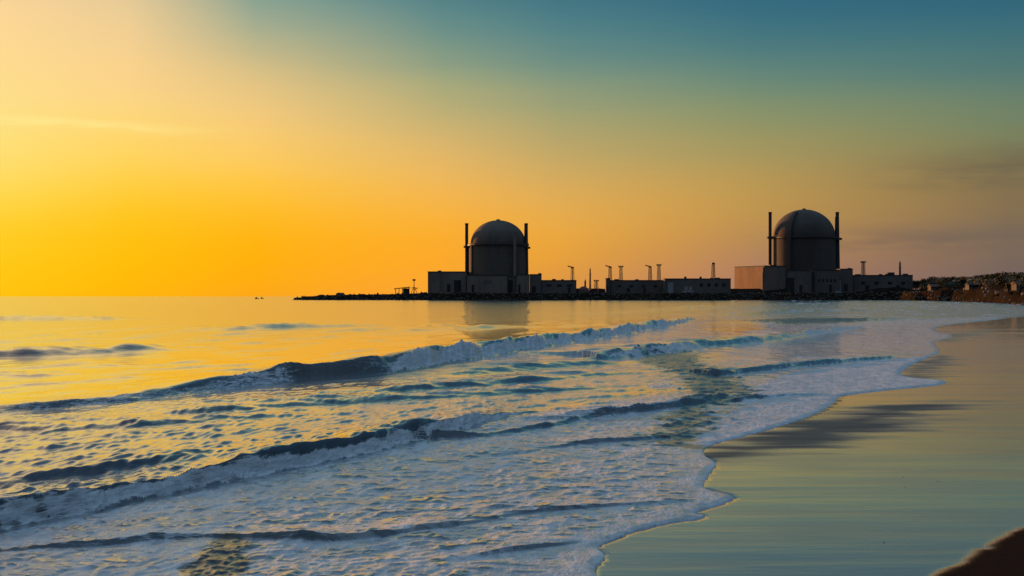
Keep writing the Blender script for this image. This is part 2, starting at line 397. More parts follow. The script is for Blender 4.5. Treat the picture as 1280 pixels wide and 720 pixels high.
comps2 = []
for k in range(18):
    lam = 1.6 * (2 ** (rng.random() * 2.8)); th = R(-16) + rng.normal() * R(16)
    comps2.append((lam, cos(th) * 2 * pi / lam, sin(th) * 2 * pi / lam, rng.random() * 2 * pi, rng.random() * 1000))

def water_height(X, Y):
    D = np.sqrt(X * X + Y * Y)
    dy = np.maximum(D, 6) ** 2 / (H * F) * .7
    land = shore_sd(X, Y)
    sea = -land
    foam = np.zeros(X.shape); Z = np.zeros(X.shape); turb = np.zeros(X.shape); brown = np.zeros(X.shape)
    amp_mask = smooth(.0, 2.5, sea) * .9 + .1
    # distort coordinates a bit so that wave lines wander
    jx = (fbm(X * .25, Y * .12, 3, 3) - .5) * .8 * np.clip(D / 30, .3, 3) + (fbm(X * 1.6, Y * .8, 8, 3) - .5) * .35
    # bulk foam
    big = fbm(X * .55, Y * .25, 21, 4)
    for pts, amt, soft in reg:
        ins = inside(X, Y, pts); d = np.abs(polydist(X, Y, pts + [pts[0]])[0])
        m = smooth(-soft, soft, np.where(ins, d, -d) + (big - .5) * soft)
        foam = np.maximum(foam, amt * m)
    for pts, amt, soft in calm:
        ins = inside(X, Y, pts); d = np.abs(polydist(X, Y, pts + [pts[0]])[0])
        m = smooth(-soft, soft, np.where(ins, d, -d))
        foam *= 1 - amt * m
    # sparse foam between the breaker lines
    zone = smooth(0, 4, sea)
    s1 = polydist(X, Y, crests[0]['pts'])[0]
    between = smooth(-1, 3, s1) * zone
    foam = np.maximum(foam, between * (.16 + .5 * smooth(.52, .72, fbm(X * .35, Y * .12, 5, 4))) * (.55 + .45 * smooth(-3, 6, X)))
    foam = np.maximum(foam, .06 * zone)
    bulk = foam.copy(); aerated = np.zeros(X.shape)
    for pts, amt, soft in aer:
        ins = inside(X, Y, pts); d = np.abs(polydist(X, Y, pts + [pts[0]])[0])
        aerated = np.maximum(aerated, amt * smooth(-soft, soft, np.where(ins, d, -d) + (big - .5) * soft * 3))
    aerated *= .8 + .4 * big
    sheet = np.zeros(X.shape)
    for pts, amt, soft in reg[2:]:
        ins = inside(X, Y, pts); d = np.abs(polydist(X, Y, pts + [pts[0]])[0])
        sheet = np.maximum(sheet, smooth(-soft, soft, np.where(ins, d, -d)))
    aerated = np.maximum(aerated, 1.15 * sheet)
    # crests
    for i, c in enumerate(crests):
        lf, lb = c['lf'], c['lb']; mg = max(lb * 4, 3) + 2
        xs = [p[0] for p in c['pts']]; ys = [p[1] for p in c['pts']]
        m = (X > min(xs) - mg) & (X < max(xs) + mg) & (Y > min(ys) - mg) & (Y < max(ys) + mg)
        x, y, bg_ = X[m], Y[m], big[m]
        s, (h, f) = polydist(x + jx[m] * (.6 if i < 4 else .35), y, c['pts'], [c['h'], c['f']])
        near = np.abs(s) < mg - 2
        vr = .28 if max(c['h']) > .22 else .6
        hv = h * (1 - vr + 2 * vr * smooth(.2, .8, fbm(x * .5 + 5, y * (.22 if i < 3 else .9), 40 + i, 3)))
        u = s + lf                      # 0 at the crest, lf at the toe
        prof = np.where(u > 0, 1 - smooth(0, lf, u), np.exp(-(np.abs(np.minimum(u, 0)) / lb) ** 1.4))
        dip = -.10 * np.exp(-((s - .4 * lf) / (lf * .6)) ** 2)
        Z[m] += np.where(near, hv * (prof + dip), 0)
        fr = smooth(-lf * 1.0, -lf * .6, s + (bg_ - .5) * lf * 1.2) * (1 - smooth(lf * .1, lf * .9, s + (bg_ - .5) * lf))
        trail = f * .5 * np.exp(-np.abs(np.minimum(u, 0)) / (lb * .5)) * (u < 0) * smooth(.45, .65, bg_)
        foam[m] = np.maximum(foam[m], np.where(near, np.maximum(f * fr, trail), 0))
        fs = 2.0 / min(max(float(np.mean(ys)) / 30, .8), 3.0); al = y + x * .3
        n = 1 - np.abs(2 * fbm(s / lf * 1.6 + 3 * i, al * fs * .55, 60, 4) - 1); n2 = fbm(s / lf * 4, al * fs * 1.8, 70, 3) - .5
        Z[m] += np.where(near, h * f * fr * ((n - .6) * .75 + n2 * .8), 0)
        st2 = smooth(-lf * 1.5, -lf * .9, s) * (1 - smooth(-lf * .3, lf * .3, s))
        aerated[m] *= 1 - np.where(near, .9 * st2 * smooth(.02, .06, h), 0)
        if i in (0, 1):
            toe = smooth(-lf * .2, lf * .3, s) * (1 - smooth(lf * .6, lf * 1.6 + .05, s)) * smooth(.35, .6, bg_ + .1)  # shadow under the breaker, painted as a dark line by thinning the foam
            aerated[m] *= 1 - np.where(near, .7 * toe * smooth(.05, .15, h), 0); foam[m] *= 1 - np.where(near, .5 * toe * smooth(.05, .15, h), 0)
        if max(c['h']) < .2:
            steep = smooth(-lf * 1.2, -lf * .8, s) * (1 - smooth(-lf * .1, lf * .1, s))
            foam[m] *= 1 - np.where(near, .5 * steep * smooth(.01, .05, h), 0)
    brown = np.maximum(brown, np.exp(-(s1 / 2.0) ** 2) * smooth(gpt(0,0)[1] if 0 else 48.5, 50, Y) * (1 - smooth(63, 66, Y)))
    for pts, soft in stirred:
        ins = inside(X, Y, pts); d = np.abs(polydist(X, Y, pts + [pts[0]])[0])
        m = smooth(-soft, soft * .5, np.where(ins, d, -d) + (fbm(X * 2.2, Y * 2.2, 9, 4) - .5) * soft * 4)
        aerated *= 1 - m
        brown = np.maximum(brown, m); foam *= 1 - .75 * m; kf = 2.3 if soft < .2 else 1.0; Z += m * .15 / kf * (fbm(X * 2.6 * kf, Y * 2.2 * kf, 63, 4) - .45)
    # white-water lumps
    fs = 2.2 / np.clip(D / 25, .8, 5)
    Xr = X - .25 * Y
    n = fbm(Xr * fs * 2.4, Y * fs * .4, 60, 4); n = 1 - np.abs(2 * n - 1)
    n2 = fbm(Xr * fs * 6, Y * fs * 1.4, 70, 3) - .5
    Z += turb * ((n - .6) * .26 + n2 * .34)
    # ripples
    rip = np.zeros(X.shape)
    zone_amp = (1 - .9 * sheet) * (.55 + 1.1 * between) * (1 - .6 * smooth(.3, .56, bulk))
    for lam, kx, ky, ph, sd in comps:
        a = .0068 * lam ** .9 / (1 + (lam / .75) ** 1.6)
        fade = np.exp(-(ky * dy / 1.3) ** 2 - (kx * D / F * 1.2 / 1.5) ** 2)
        g = .4 + 1.2 * vnoise(X / (lam * 3) + sd, Y / (lam * 4), 5)
        rip += a * g * fade * np.sin(kx * X + ky * Y + ph + 1.5 * g)
    rip = rip + .35 * np.abs(rip)
    # longer chop on the open water
    off = smooth(-1, -6, s1) if False else smooth(1, 8, -s1)
    for lam, kx, ky, ph, sd in comps2:
        fade = np.exp(-(ky * dy / 1.3) ** 2 - (kx * D / F * 1.2 / 1.5) ** 2)
        g = smooth(.35, .8, vnoise(X / (lam * 2.2) + sd, Y / (lam * 3), 6))
        Z += off * .011 * lam ** .8 * g * fade * np.sin(kx * X + ky * Y + ph)
    # sparse little wavelets on the foam sheet
    uu = X * .96 - Y * .27 + .5 * fbm(X, Y, 12, 2); vv = X * .27 + Y * .96
    wl = smooth(.66, .86, vnoise(uu * 3.2, vv * 4.2, 91)) + .6 * smooth(.66, .84, vnoise(uu * 6.5, vv * 8.5, 92))
    wl *= (1 - sheet) * smooth(.25, .5, bulk) * np.exp(-(dy / .35) ** 2) * smooth(.1, .8, sea)
    Z += .013 * wl; aerated *= 1 - .75 * np.clip(wl, 0, 1); foam *= 1 - .35 * np.clip(wl, 0, 1)
    Z += rip * zone_amp * amp_mask * (1 - .35 * smooth(.5, .9, foam))
    # thin tongue of water climbing the sand
    film = (.010 + .006 * vnoise(X * 2, Y * 2, 2)) * (1 + D / 50)
    ed = .10 * (1 + D / 35)
    t = np.sqrt(np.clip(sea / ed, 0, 1))
    Zs = film * t + np.clip(Z, -.01, None) * smooth(.0, .6 * (1 + D / 30)
, sea) + .0
    edge_f = .0 * (1 - smooth(ed * .5, ed * 3.5, sea))
    foam = np.where(sea < 60, np.maximum(foam, edge_f * smooth(.35, .5, big + .12)), foam)
    out = sea < 0
    Zs = np.where(out, -.02 - .25 * land * 1.0, Zs)
    return Zs, foam, brown, land, aerated

def fan(py_rows, px_cols):
    D = F * H / py_rows
    T = (px_cols - 640) / F
    X = D[:, None] * T[None, :]; Y = np.repeat(D[:, None], len(T), 1)
    return X, Y

py = np.concatenate([np.geomspace(.1, 4, 26)[:-1], np.arange(4, 380, .62), np.geomspace(382, 1700, 90)])
px = np.concatenate([np.geomspace(9000, 900, 40) * -1 + 640, np.arange(-250, 1440, 1.15), np.geomspace(810, 4500, 30) + 640])
X, Y = fan(py, px)
Z, foam, brown, land, aerated = water_height(X, Y)
nr, nc = X.shape
idx = np.arange(nr * nc).reshape(nr, nc)
q = np.stack([idx[:-1, :-1], idx[:-1, 1:], idx[1:, 1:], idx[1:, :-1]], -1).reshape(-1, 4)[:, ::-1]
keep = (land.ravel()[q].min(1) < .02 + .003 * Y.ravel()[q].max(1))
q = q[keep]
used = np.unique(q); remap = np.full(nr * nc, -1); remap[used] = np.arange(len(used)); q = remap[q]
V = np.stack([X, Y, Z], -1).reshape(-1, 3)[used]

M_water, nt, b = newmat('sea_water')
def attr(n_):
    a = nt.nodes.new('ShaderNodeAttribute'); a.attribute_name = n_; return a.outputs['Fac']
fo = attr('foam'); br = attr('brown')
v1 = mapped(nt, (1, .35, 4), (0, 0, R(14)))
lace = noise(nt, v1, 3.2, 6, .68); lace2 = noise(nt, v1, .8, 4, .6)
vor = N(nt, 'ShaderNodeTexVoronoi', feature='DISTANCE_TO_EDGE', ins={'Scale': 3.0}); 
wv = N(nt, 'ShaderNodeVectorMath', operation='ADD'); nt.links.new(v1, wv.inputs[0])
cn = noise(nt, v1, 2.5, 3, .6, 'Color'); nt.links.new(cn, wv.inputs[1]); nt.links.new(wv.outputs[0], vor.inputs['Vector'])
web = maprange(nt, vor.outputs[0], .0, .22, .16, -.06)
th = math_(nt, 'ADD', math_(nt, 'ADD', fo, web), math_(nt, 'ADD', math_(nt, 'MULTIPLY', math_(nt, 'SUBTRACT', lace, .5), .6), math_(nt, 'MULTIPLY', math_(nt, 'SUBTRACT', lace2, .5), .6)))
fl = noise(nt, mapped(nt, (1, .8, 1), (0, 0, R(14))), 7.0, 4, .6)
aer_ = math_(nt, 'MULTIPLY', attr('aerated'), maprange(nt, fl, .34, .46, .25, 1.0))
ff = math_(nt, 'MAXIMUM', maprange(nt, th, .36, .76, 0, .92), aer_)
basec = mixc(nt, br, (.012, .028, .034), (.035, .032, .018))
fcol = mixc(nt, maprange(nt, lace, .35, .65), (.62, .64, .63), (.88, .89, .87))
nt.links.new(basec, b.inputs['Base Color'])
sea_ro = math_(nt, 'ADD', math_(nt, 'ADD', .09, math_(nt, 'MULTIPLY', br, .2)), math_(nt, 'MULTIPLY', attr('offshore'), .055)); nt.links.new(sea_ro, b.inputs['Roughness']); b.inputs['IOR'].default_value = 1.36
b.inputs['Coat Weight'].default_value = .9; b.inputs['Coat IOR'].default_value = 1.36; nt.links.new(sea_ro, b.inputs['Coat Roughness'])
b.inputs['Specular IOR Level'].default_value = .5
v2 = mapped(nt, (1, .4, 3), (0, 0, R(15)))
hh = math_(nt, 'ADD', math_(nt, 'MULTIPLY', noise(nt, v2, 5.0, 3, .55), .05), math_(nt, 'MULTIPLY', noise(nt, v2, 1.1, 3, .5), .12))
bp = N(nt, 'ShaderNodeBump', ins={'Strength': .8, 'Distance': .7}); nt.links.new(hh, bp.inputs['Height'])
nt.links.new(bp.outputs[0], b.inputs['Normal'])
fb = nt.nodes.new('ShaderNodeBsdfPrincipled'); fb.inputs['Roughness'].default_value = .4; fb.inputs['IOR'].default_value = 1.33
nt.links.new(fcol, fb.inputs['Base Color'])
bf = N(nt, 'ShaderNodeBump', ins={'Strength': .6, 'Distance': .03}); nt.links.new(noise(nt, v2, 9.0, 4, .6), bf.inputs['Height'])
nt.links.new(bp.outputs[0], bf.inputs['Normal']); nt.links.new(bf.outputs[0], fb.inputs['Normal'])
mx = nt.nodes.new('ShaderNodeMixShader'); nt.links.new(ff, mx.inputs[0]); nt.links.new(b.outputs[0], mx.inputs[1]); nt.links.new(fb.outputs[0], mx.inputs[2])
nt.links.new(mx.outputs[0], nt.nodes['Material Output'].inputs[0])

water = mesh_np('water', V, q, M_water, dict(foam=foam.ravel()[used], brown=brown.ravel()[used], aerated=aerated.ravel()[used], offshore=np.maximum(smooth(12, 60, -land.ravel()[used]), 2.4 * smooth(110, 220, V[:, 1]) * smooth(.10, .2, V[:, 0] / V[:, 1]))), kind='structure')
del X, Y, Z, foam, brown, land, V, q

# ------------------------------------------------------------------ beach / sea bed: one sheet to the horizon
rr = np.concatenate([np.geomspace(.6, 5, 40), np.geomspace(5.1, 61, 420), np.geomspace(62, 600, 150), np.geomspace(620, 60000, 40)])
aa = np.concatenate([np.arange(-180, -32, 4), np.arange(-32, 32, .16), np.arange(32, 180.1, 4)])
RR, AA = np.meshgrid(rr, np.radians(aa), indexing='ij')
X = RR * np.sin(AA); Y = RR * np.cos(AA)
land = shore_sd(X, Y)
Zg = np.where(land > 0, np.minimum(.0045 * land, .45), -.03 + np.maximum(.03 * land, -4))
nearland = smooth(1.5, 6, land)
Zg += nearland * (fbm(X * .10, Y * .22, 90, 3) - .5) * .05 * np.clip(1 - RR / 400, 0, 1)
dryline = smoothline([(60, 60), gpt(1700, 575), gpt(1400, 612), gpt(1285, 650), gpt(1225, 676), gpt(1150, 716), gpt(1080, 765), gpt(1010, 860), gpt(1100, 1200), (2.6, 2), (3, -30), (-20, -200), (-2000, -9000)], 2)
dd, _ = polydist(X, Y, dryline)
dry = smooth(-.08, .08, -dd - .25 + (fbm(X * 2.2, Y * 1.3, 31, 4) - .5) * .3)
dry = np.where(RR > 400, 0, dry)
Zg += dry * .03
patch = np.zeros(X.shape)
for pts, amt, soft in [(poly([(850, 578), (872, 556), (930, 556), (960, 535), (1030, 522), (1100, 506), (1190, 500), (1150, 520), (1100, 540), (1060, 556), (985, 568), (900, 574)]), 1.0, 1.0),
                 (poly([(1040, 556), (1000, 530), (1070, 515), (1090, 535)]), .7, .8),
                 (poly([(1125, 470), (1130, 456), (1170, 444), (1195, 446), (1175, 462), (1150, 472)]), .8, 1.0), (poly([(1165, 425), (1200, 414), (1240, 412), (1190, 428)]), .6, 2.0)]:
    ins = inside(X, Y, pts); d = np.abs(polydist(X, Y, pts + [pts[0]])[0])
    st = fbm(X * .35, Y * 1.5, 55, 4)
    patch = np.maximum(patch, amt * smooth(-soft, soft, np.where(ins, d, -d) + (st - .5) * soft * 4))
nr, nc = X.shape; idx = np.arange(nr * nc).reshape(nr, nc)
q = np.stack([idx[:-1, :-1], idx[1:, :-1], idx[1:, 1:], idx[:-1, 1:]], -1).reshape(-1, 4)[:, ::-1]
M_sand, nt, b = newmat('beach_sand')
dr = attr('dry'); pa = attr('matte')
vs = mapped(nt, (.22, 1.0, 1), (0, 0, R(7)))
streaks = noise(nt, vs, 1.3, 4, .5); fine = noise(nt, mapped(nt), 60, 2, .6)
broad = noise(nt, vs, .45, 3, .5)
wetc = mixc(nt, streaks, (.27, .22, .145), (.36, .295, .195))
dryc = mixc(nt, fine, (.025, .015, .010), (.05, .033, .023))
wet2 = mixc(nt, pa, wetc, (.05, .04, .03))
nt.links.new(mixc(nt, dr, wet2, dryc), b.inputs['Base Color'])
film = maprange(nt, math_(nt, 'ADD', math_(nt, 'MULTIPLY', streaks, .6), math_(nt, 'MULTIPLY', broad, .4)), .35, .65)
ro = math_(nt, 'ADD', math_(nt, 'MULTIPLY', math_(nt, 'SUBTRACT', 1.0, film), .15), .05)
ro = math_(nt, 'ADD', ro, math_(nt, 'MULTIPLY', pa, .30))
ro = math_(nt, 'ADD', ro, math_(nt, 'MULTIPLY', dr, .6), clamp=True)
nt.links.new(ro, b.inputs['Roughness'])
b.inputs['IOR'].default_value = 2.6
b.inputs['Coat Roughness'].default_value = .05; b.inputs['Coat IOR'].default_value = 1.33; nt.links.new(math_(nt, 'MULTIPLY', math_(nt, 'SUBTRACT', 1.0, pa, clamp=True), .55), b.inputs['Coat Weight'])
spv = math_(nt, 'MULTIPLY', math_(nt, 'SUBTRACT', 1.0, math_(nt, 'MULTIPLY', pa, .75)), math_(nt, 'SUBTRACT', 1.0, math_(nt, 'MULTIPLY', dr, .9)))
nt.links.new(math_(nt, 'MULTIPLY', spv, .5), b.inputs['Specular IOR Level'])
bh = math_(nt, 'ADD', math_(nt, 'MULTIPLY', streaks, .014), math_(nt, 'MULTIPLY', fine, math_(nt, 'ADD', .0006, math_(nt, 'MULTIPLY', dr, .012))))
bh = math_(nt, 'ADD', bh, math_(nt, 'MULTIPLY', noise(nt, mapped(nt), 1.3, 3, .6), math_(nt, 'MULTIPLY', dr, .06)))
bp = N(nt, 'ShaderNodeBump', ins={'Strength': 1.0, 'Distance': 1.0}); nt.links.new(bh, bp.inputs['Height']); nt.links.new(bp.outputs[0], b.inputs['Normal'])
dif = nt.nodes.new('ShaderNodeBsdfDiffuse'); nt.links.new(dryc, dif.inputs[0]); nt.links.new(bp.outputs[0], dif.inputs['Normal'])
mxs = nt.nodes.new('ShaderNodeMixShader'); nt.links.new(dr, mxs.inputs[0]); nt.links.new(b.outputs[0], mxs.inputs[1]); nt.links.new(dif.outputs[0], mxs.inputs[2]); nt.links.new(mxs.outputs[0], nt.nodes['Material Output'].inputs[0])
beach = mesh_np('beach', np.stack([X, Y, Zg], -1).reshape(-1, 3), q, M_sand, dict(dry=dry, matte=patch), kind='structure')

# ------------------------------------------------------------------ headland
# rows along the coast as seen: px, distance of the water's edge, top z, platform depth, back hill
hp = [(367, 1165, .6, 25), (372, 1163, 2.2, 30), (385, 1160, 3.4, 35), (400, 1160, 4.0, 40), (424, 1160, 4.6, 60), (470, 1160, 4.9, 90), (505, 1160, 5.6, 200), (535, 1160, 6.0, 420), (700, 1165, 6.0, 500),
      (900, 1165, 6.0, 600), (1050, 1160, 6.2, 700), (1110, 1130, 6.5, 800), (1150, 1040, 7.0, 900), (1190, 860, 7.5, 900), (1230, 680, 7.0, 900), (1280, 480, 4.6, 900), (1330, 350, 4.2, 900), (1400, 280, 4.0, 900), (1520, 220, 4.0, 900), (1750, 180, 4.0, 1200), (2400, 160, 4, 2000)]
ppx = np.concatenate([np.arange(366, 1450, 1.2), np.arange(1450, 2400, 20)])
Dw = np.interp(ppx, [a[0] for a in hp], [a[1] for a in hp]); Tz = np.interp(ppx, [a[0] for a in hp], [a[2] for a in hp]); Dp = np.interp(ppx, [a[0] for a in hp], [a[3] for a in hp])
tt = np.concatenate([[-6, -2, 0, 1.5, 3, 4.5, 6, 8, 10, 12, 15, 20, 27, 35, 45, 60, 80, 110, 150, 200, 260, 330, 420, 520, 640, 800, 1000, 1400, 2000]])
PX, TT = np.meshgrid(ppx, tt, indexing='ij')
DW = Dw[:, None]; TZ = Tz[:, None]; DP = Dp[:, None]
Yd = DW + TT
Xd = (PX - 640) / F * DW + (PX - 640) / F * TT
n = fbm(Xd * .12, Yd * .12, 77, 4) - .5
near = smooth(1140, 1280, PX)
Zl = -1.5 + (TZ + 1.5) * smooth(-3, 13 + 50 * near, TT) + n * 1.3 * smooth(0, 8, TT) * (1 - .5 * smooth(15, 30, TT)) * (1 + .6 * near)
Zl += near * smooth(1, 8, TT) * (1 - smooth(80, 140, TT)) * ((fbm(Xd * .45, Yd * .45, 78, 3) - .5) * 1.8 + (fbm(Xd * 1.1, Yd * .3, 79, 2) - .5) * .8)
# pale track and rising scrub hill on the right
hillz = np.interp(PX, [1140, 1160, 1200, 1240, 1280, 1400, 1800], [0, 6.5, 6.5, 5.5, 4.0, 4.5, 9])
Zl += hillz * smooth(35, 160, TT) * (.75 + .6 * fbm(Xd * .02, Yd * .02, 13, 3)) * smooth(1130, 1165, PX)
Zl += .8 * smooth(1185, 1290, PX) * smooth(12, 30, TT)
Zl += 4.2 * smooth(42, 62, TT) * smooth(640, 700, PX) * (.85 + .3 * fbm(Xd * .06, Yd * .02, 15, 3)) * (1 - smooth(1120, 1160, PX))
fall = smooth(0, 1, (TT - DP) / 60)
Zl = Zl * (1 - fall) + (-3) * fall
Vh = np.stack([Xd, Yd, Zl], -1).reshape(-1, 3)
nr, nc = PX.shape; idx = np.arange(nr * nc).reshape(nr, nc)
q = np.stack([idx[:-1, :-1], idx[1:, :-1], idx[1:, 1:], idx[:-1, 1:]], -1).reshape(-1, 4)
headland = mesh_np('headland', Vh, q, M_land, kind='structure')
def ground(px_, Y_):
    D0 = np.interp(px_, ppx, Dw); i = int(np.clip(np.searchsorted(ppx, px_), 0, len(ppx) - 1))
    return float(np.interp(Y_ - D0, tt, Zl[i]))

# armour stone along the foot of the headland
bm = bmesh.new(); rd = random.Random(5)
for k in range(1500):
    p_ = 367 + (1450 - 367) * (k / 1500) ** 1.0 + rd.uniform(-.5, .5)
    D0 = float(np.interp(p_, ppx, Dw)); t_ = rd.uniform(-1.0, 13)
    Y_ = D0 + t_; x_ = xat(p_, Y_); z_ = ground(p_, Y_) ; s_ = rd.uniform(.5, 1.15)
    vs_ = bmesh.ops.create_icosphere(bm, subdivisions=1, radius=s_)['verts']
    from mathutils import Matrix, Vector
    m_ = Matrix.Rotation(rd.uniform(0, 6), 3, (rd.random(), rd.random(), rd.random() + .1))
    for v_ in vs_:
        v_.co = m_ @ Vector((v_.co.x * 1.3, v_.co.y, v_.co.z * .8)) * rd.uniform(.8, 1.15) + Vector((x_, Y_, z_ + .1))
o = obj('rock_armour', bm, M_rock); o['kind'] = 'stuff'; o['label'] = 'dark armour stones piled along the foot of the headland'; o['category'] = 'rocks'

# ------------------------------------------------------------------ buildings
def block(name, label, cat, px0, px1, ytop, Y, depth, mat=M_wall, rz=0.0, w=None, group=None, roof=True, feats=(), zb=None, parapet=.9):
    """axis box whose front spans px0..px1 at distance Y. local x along the front, y back, origin at front-left base"""
    S = Y / F
    w = (px1 - px0) * S if w is None else w
    zb = min(ground(p_, Y + d_) for p_ in np.linspace(px0, px1, 7) for d_ in (0, depth / 2, depth)) - 1.0 if zb is None else zb
    h = zat(ytop, Y) - zb
    t = empty(name, (xat(px0, Y), Y, zb), rz); tag(t, label, cat, group)
    bm = bmesh.new(); box(bm, 0, w, 0, depth, 0, h - parapet * .6)
    obj('wall', bm, mat, t)
    bm = bmesh.new(); box(bm, -.3, w + .3, -.3, depth + .3, h - parapet * .6 + .004, h)
    obj('roof', bm, M_roof, t)
    for f in feats: f(t, w, h, S)
    return t

def f_door(u0, u1, z0, z1, mat=None, name='door'):
    def g(t, w, h, S):
        bm = bmesh.new(); box(bm, u0 * w, u1 * w, -.25, .2, z0 * h, z1 * h); return obj(name, bm, mat or M_dark, t)
    return g
def f_rib(u, wd=.8, mat=None, name='pilaster'):
    def g(t, w, h, S):
        bm = bmesh.new(); box(bm, u * w - wd / 2, u * w + wd / 2, -.7, .1, 0, h * .93); obj(name, bm, mat or M_wall, t)
    return g
def f_windows(n_, z0, z1, wd=.45, u0=.05, u1=.95):
    def g(t, w, h, S):
        for k in range(n_):
            c0 = u0 + (u1 - u0) * (k + .5) / n_; ww = (u1 - u0) / n_ * wd / 2
            bm = bmesh.new(); box(bm, (c0 - ww) * w, (c0 + ww) * w, -.12, .1, z0 * h, z1 * h); obj('window', bm, M_glass, t)
    return g
def f_unit(u, wd, ht, dp=4, y=3, mat=None, name='roof_unit'):
    def g(t, w, h, S):
        bm = bmesh.new(); box(bm, u * w - wd / 2, u * w + wd / 2, y, y + dp, h + .004, h + ht); obj(name, bm, mat or M_steel, t)
    return g
def f_side(v0, v1, z0, z1, mat, name='side_panel', out=.3):
    def g(t, w, h, S):
        d_ = max(v.co.y for v in t.children[0].data.vertices)
        bm = bmesh.new(); box(bm, -out, .1, v0 * d_, v1 * d_, z0 * h, z1 * h); obj(name, bm, mat, t)
    return g

def reactor(label, cxp, Rpx, ytop, yspring, Y, zb_py, stacks, butts, dk=.985, MD=None):
    MD = MD or M_dome
    Rm = Rpx * (Y + 26) / F; cx = xat(cxp, Y + Rm); zb = ground(cxp, Y - 2) - 1
    t = empty('reactor_building', (cx, Y + Rm, zb)); tag(t, label, 'reactor', None)
    Yc = Y + Rm; zs = zat(yspring, Yc) - zb; zt = zat(ytop, Yc) - zb
    bm = bmesh.new(); lathe(bm, [(Rm, 0), (Rm, zs)]); obj('containment_wall', bm, MD, t, True)
    prof = [(Rm * dk * cos(a), zs + .9 + (zt - zs - .9) * sin(a)) for a in np.linspace(0, pi / 2, 22)]; prof[-1] = (0, zt)
    bm = bmesh.new(); lathe(bm, prof); obj('dome', bm, MD, t, True)
    bm = bmesh.new(); lathe(bm, [(Rm - .2, zs - .9), (Rm + 1.0, zs - .7), (Rm + 1.0, zs + .6), (Rm - .2, zs + .9)]); rg = obj('ring_walkway', bm, M_steel, t, False)
    bm = bmesh.new()
    for k in range(72):
        a = 2 * pi * k / 72; bar(bm, ((Rm + .8) * cos(a), (Rm + .8) * sin(a), zs + .6), ((Rm + .8) * cos(a), (Rm + .8) * sin(a), zs + 1.7), .06, n=4)
    lathe(bm, [(Rm + .75, zs + 1.6), (Rm + .9, zs + 1.6), (Rm + .9, zs + 1.75), (Rm + .75, zs + 1.75)], 72); obj('railing', bm, M_steel, rg)
    bm = bmesh.new(); lathe(bm, [(0, zt - .4), (1.8, zt - .4), (1.8, zt + .5), (1.0, zt + .9), (0, zt + .9)][::1], 20); obj('vent_cap', bm, M_steel, t)
    for a, wd, out, top in butts:
        bm = bmesh.new(); ang = R(a)
        segs = [(0, 0), (0, zs)]
        # slab buttress following the cylinder and, if tall, the dome
        ux, uy = cos(ang), sin(ang); px_, py_ = -uy, ux
        prof_ = [(Rm - .8, 0), (Rm - .8, zs)]; pro = [(Rm + out, 0), (Rm + out, zs)]
        if top > 0:
            for b_ in np.linspace(0, top, 12)[1:]:
                prof_.append(((Rm - .8) * cos(b_), zs + (zt - zs) * sin(b_) - .8)); pro.append(((Rm + out) * cos(b_), zs + (zt - zs + out * .6) * sin(b_)))
        A = []
        for (r0, z0), (r1, z1) in zip(prof_, pro):
            A.append([bm.verts.new((ux * r + px_ * s_ * wd / 2, uy * r + py_ * s_ * wd / 2, z)) for r, z, s_ in ((r0, z0, -1), (r1, z1, -1), (r1, z1, 1), (r0, z0, 1))])
        for p0, p1 in zip(A, A[1:]):
            for k in range(4): bm.faces.new([p0[k], p0[(k + 1) % 4], p1[(k + 1) % 4], p1[k]])
        bm.faces.new(A[-1]); bm.faces.new(A[0][::-1])
        bmesh.ops.recalc_face_normals(bm, faces=bm.faces[:])
        obj('buttress', bm, MD, t)
    for sx, r0, r1, pyt, yoff, mat, balc in stacks:
        Ys = Yc + yoff; lx = xat(sx, Ys) - cx; top = zat(pyt, Ys) - zb
        bm = bmesh.new(); bar(bm, (lx, yoff, 0), (lx, yoff, top), r0, r1, 16)
        bar(bm, (lx, yoff, top - 1.0), (lx, yoff, top + .3), r1 + .25, r1 + .25, 16)
        st = obj('vent_stack', bm, mat, t)
        if balc:
            zz = zs + balc
            bm = bmesh.new(); bar(bm, (lx, yoff, zz - .9), (lx, yoff, zz + .9), r0 + 1.5, r0 + 1.5, 12)
            tx = lx * (1 - 5.0 / max(abs(lx), 5.01)) if abs(lx) > Rm * .6 else lx
            bar(bm, (lx, yoff, zz), (tx * .93, yoff * .8, zz), .7, .7, 8)
            obj('platform', bm, M_steel, st)
    return t

SCR = {}
# unit 1 (nearer the point)
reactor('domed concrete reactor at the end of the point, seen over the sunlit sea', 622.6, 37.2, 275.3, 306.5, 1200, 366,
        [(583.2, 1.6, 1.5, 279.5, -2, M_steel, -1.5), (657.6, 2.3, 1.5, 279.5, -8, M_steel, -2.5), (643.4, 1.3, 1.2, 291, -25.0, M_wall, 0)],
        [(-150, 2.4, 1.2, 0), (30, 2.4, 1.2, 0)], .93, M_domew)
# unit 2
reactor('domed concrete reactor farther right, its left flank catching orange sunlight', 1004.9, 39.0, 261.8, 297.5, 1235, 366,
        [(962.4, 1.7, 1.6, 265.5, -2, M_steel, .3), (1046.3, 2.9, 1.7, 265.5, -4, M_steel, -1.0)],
        [(-127, 3.0, 2.6, 1.02), (55, 3.0, 1.2, 0)])

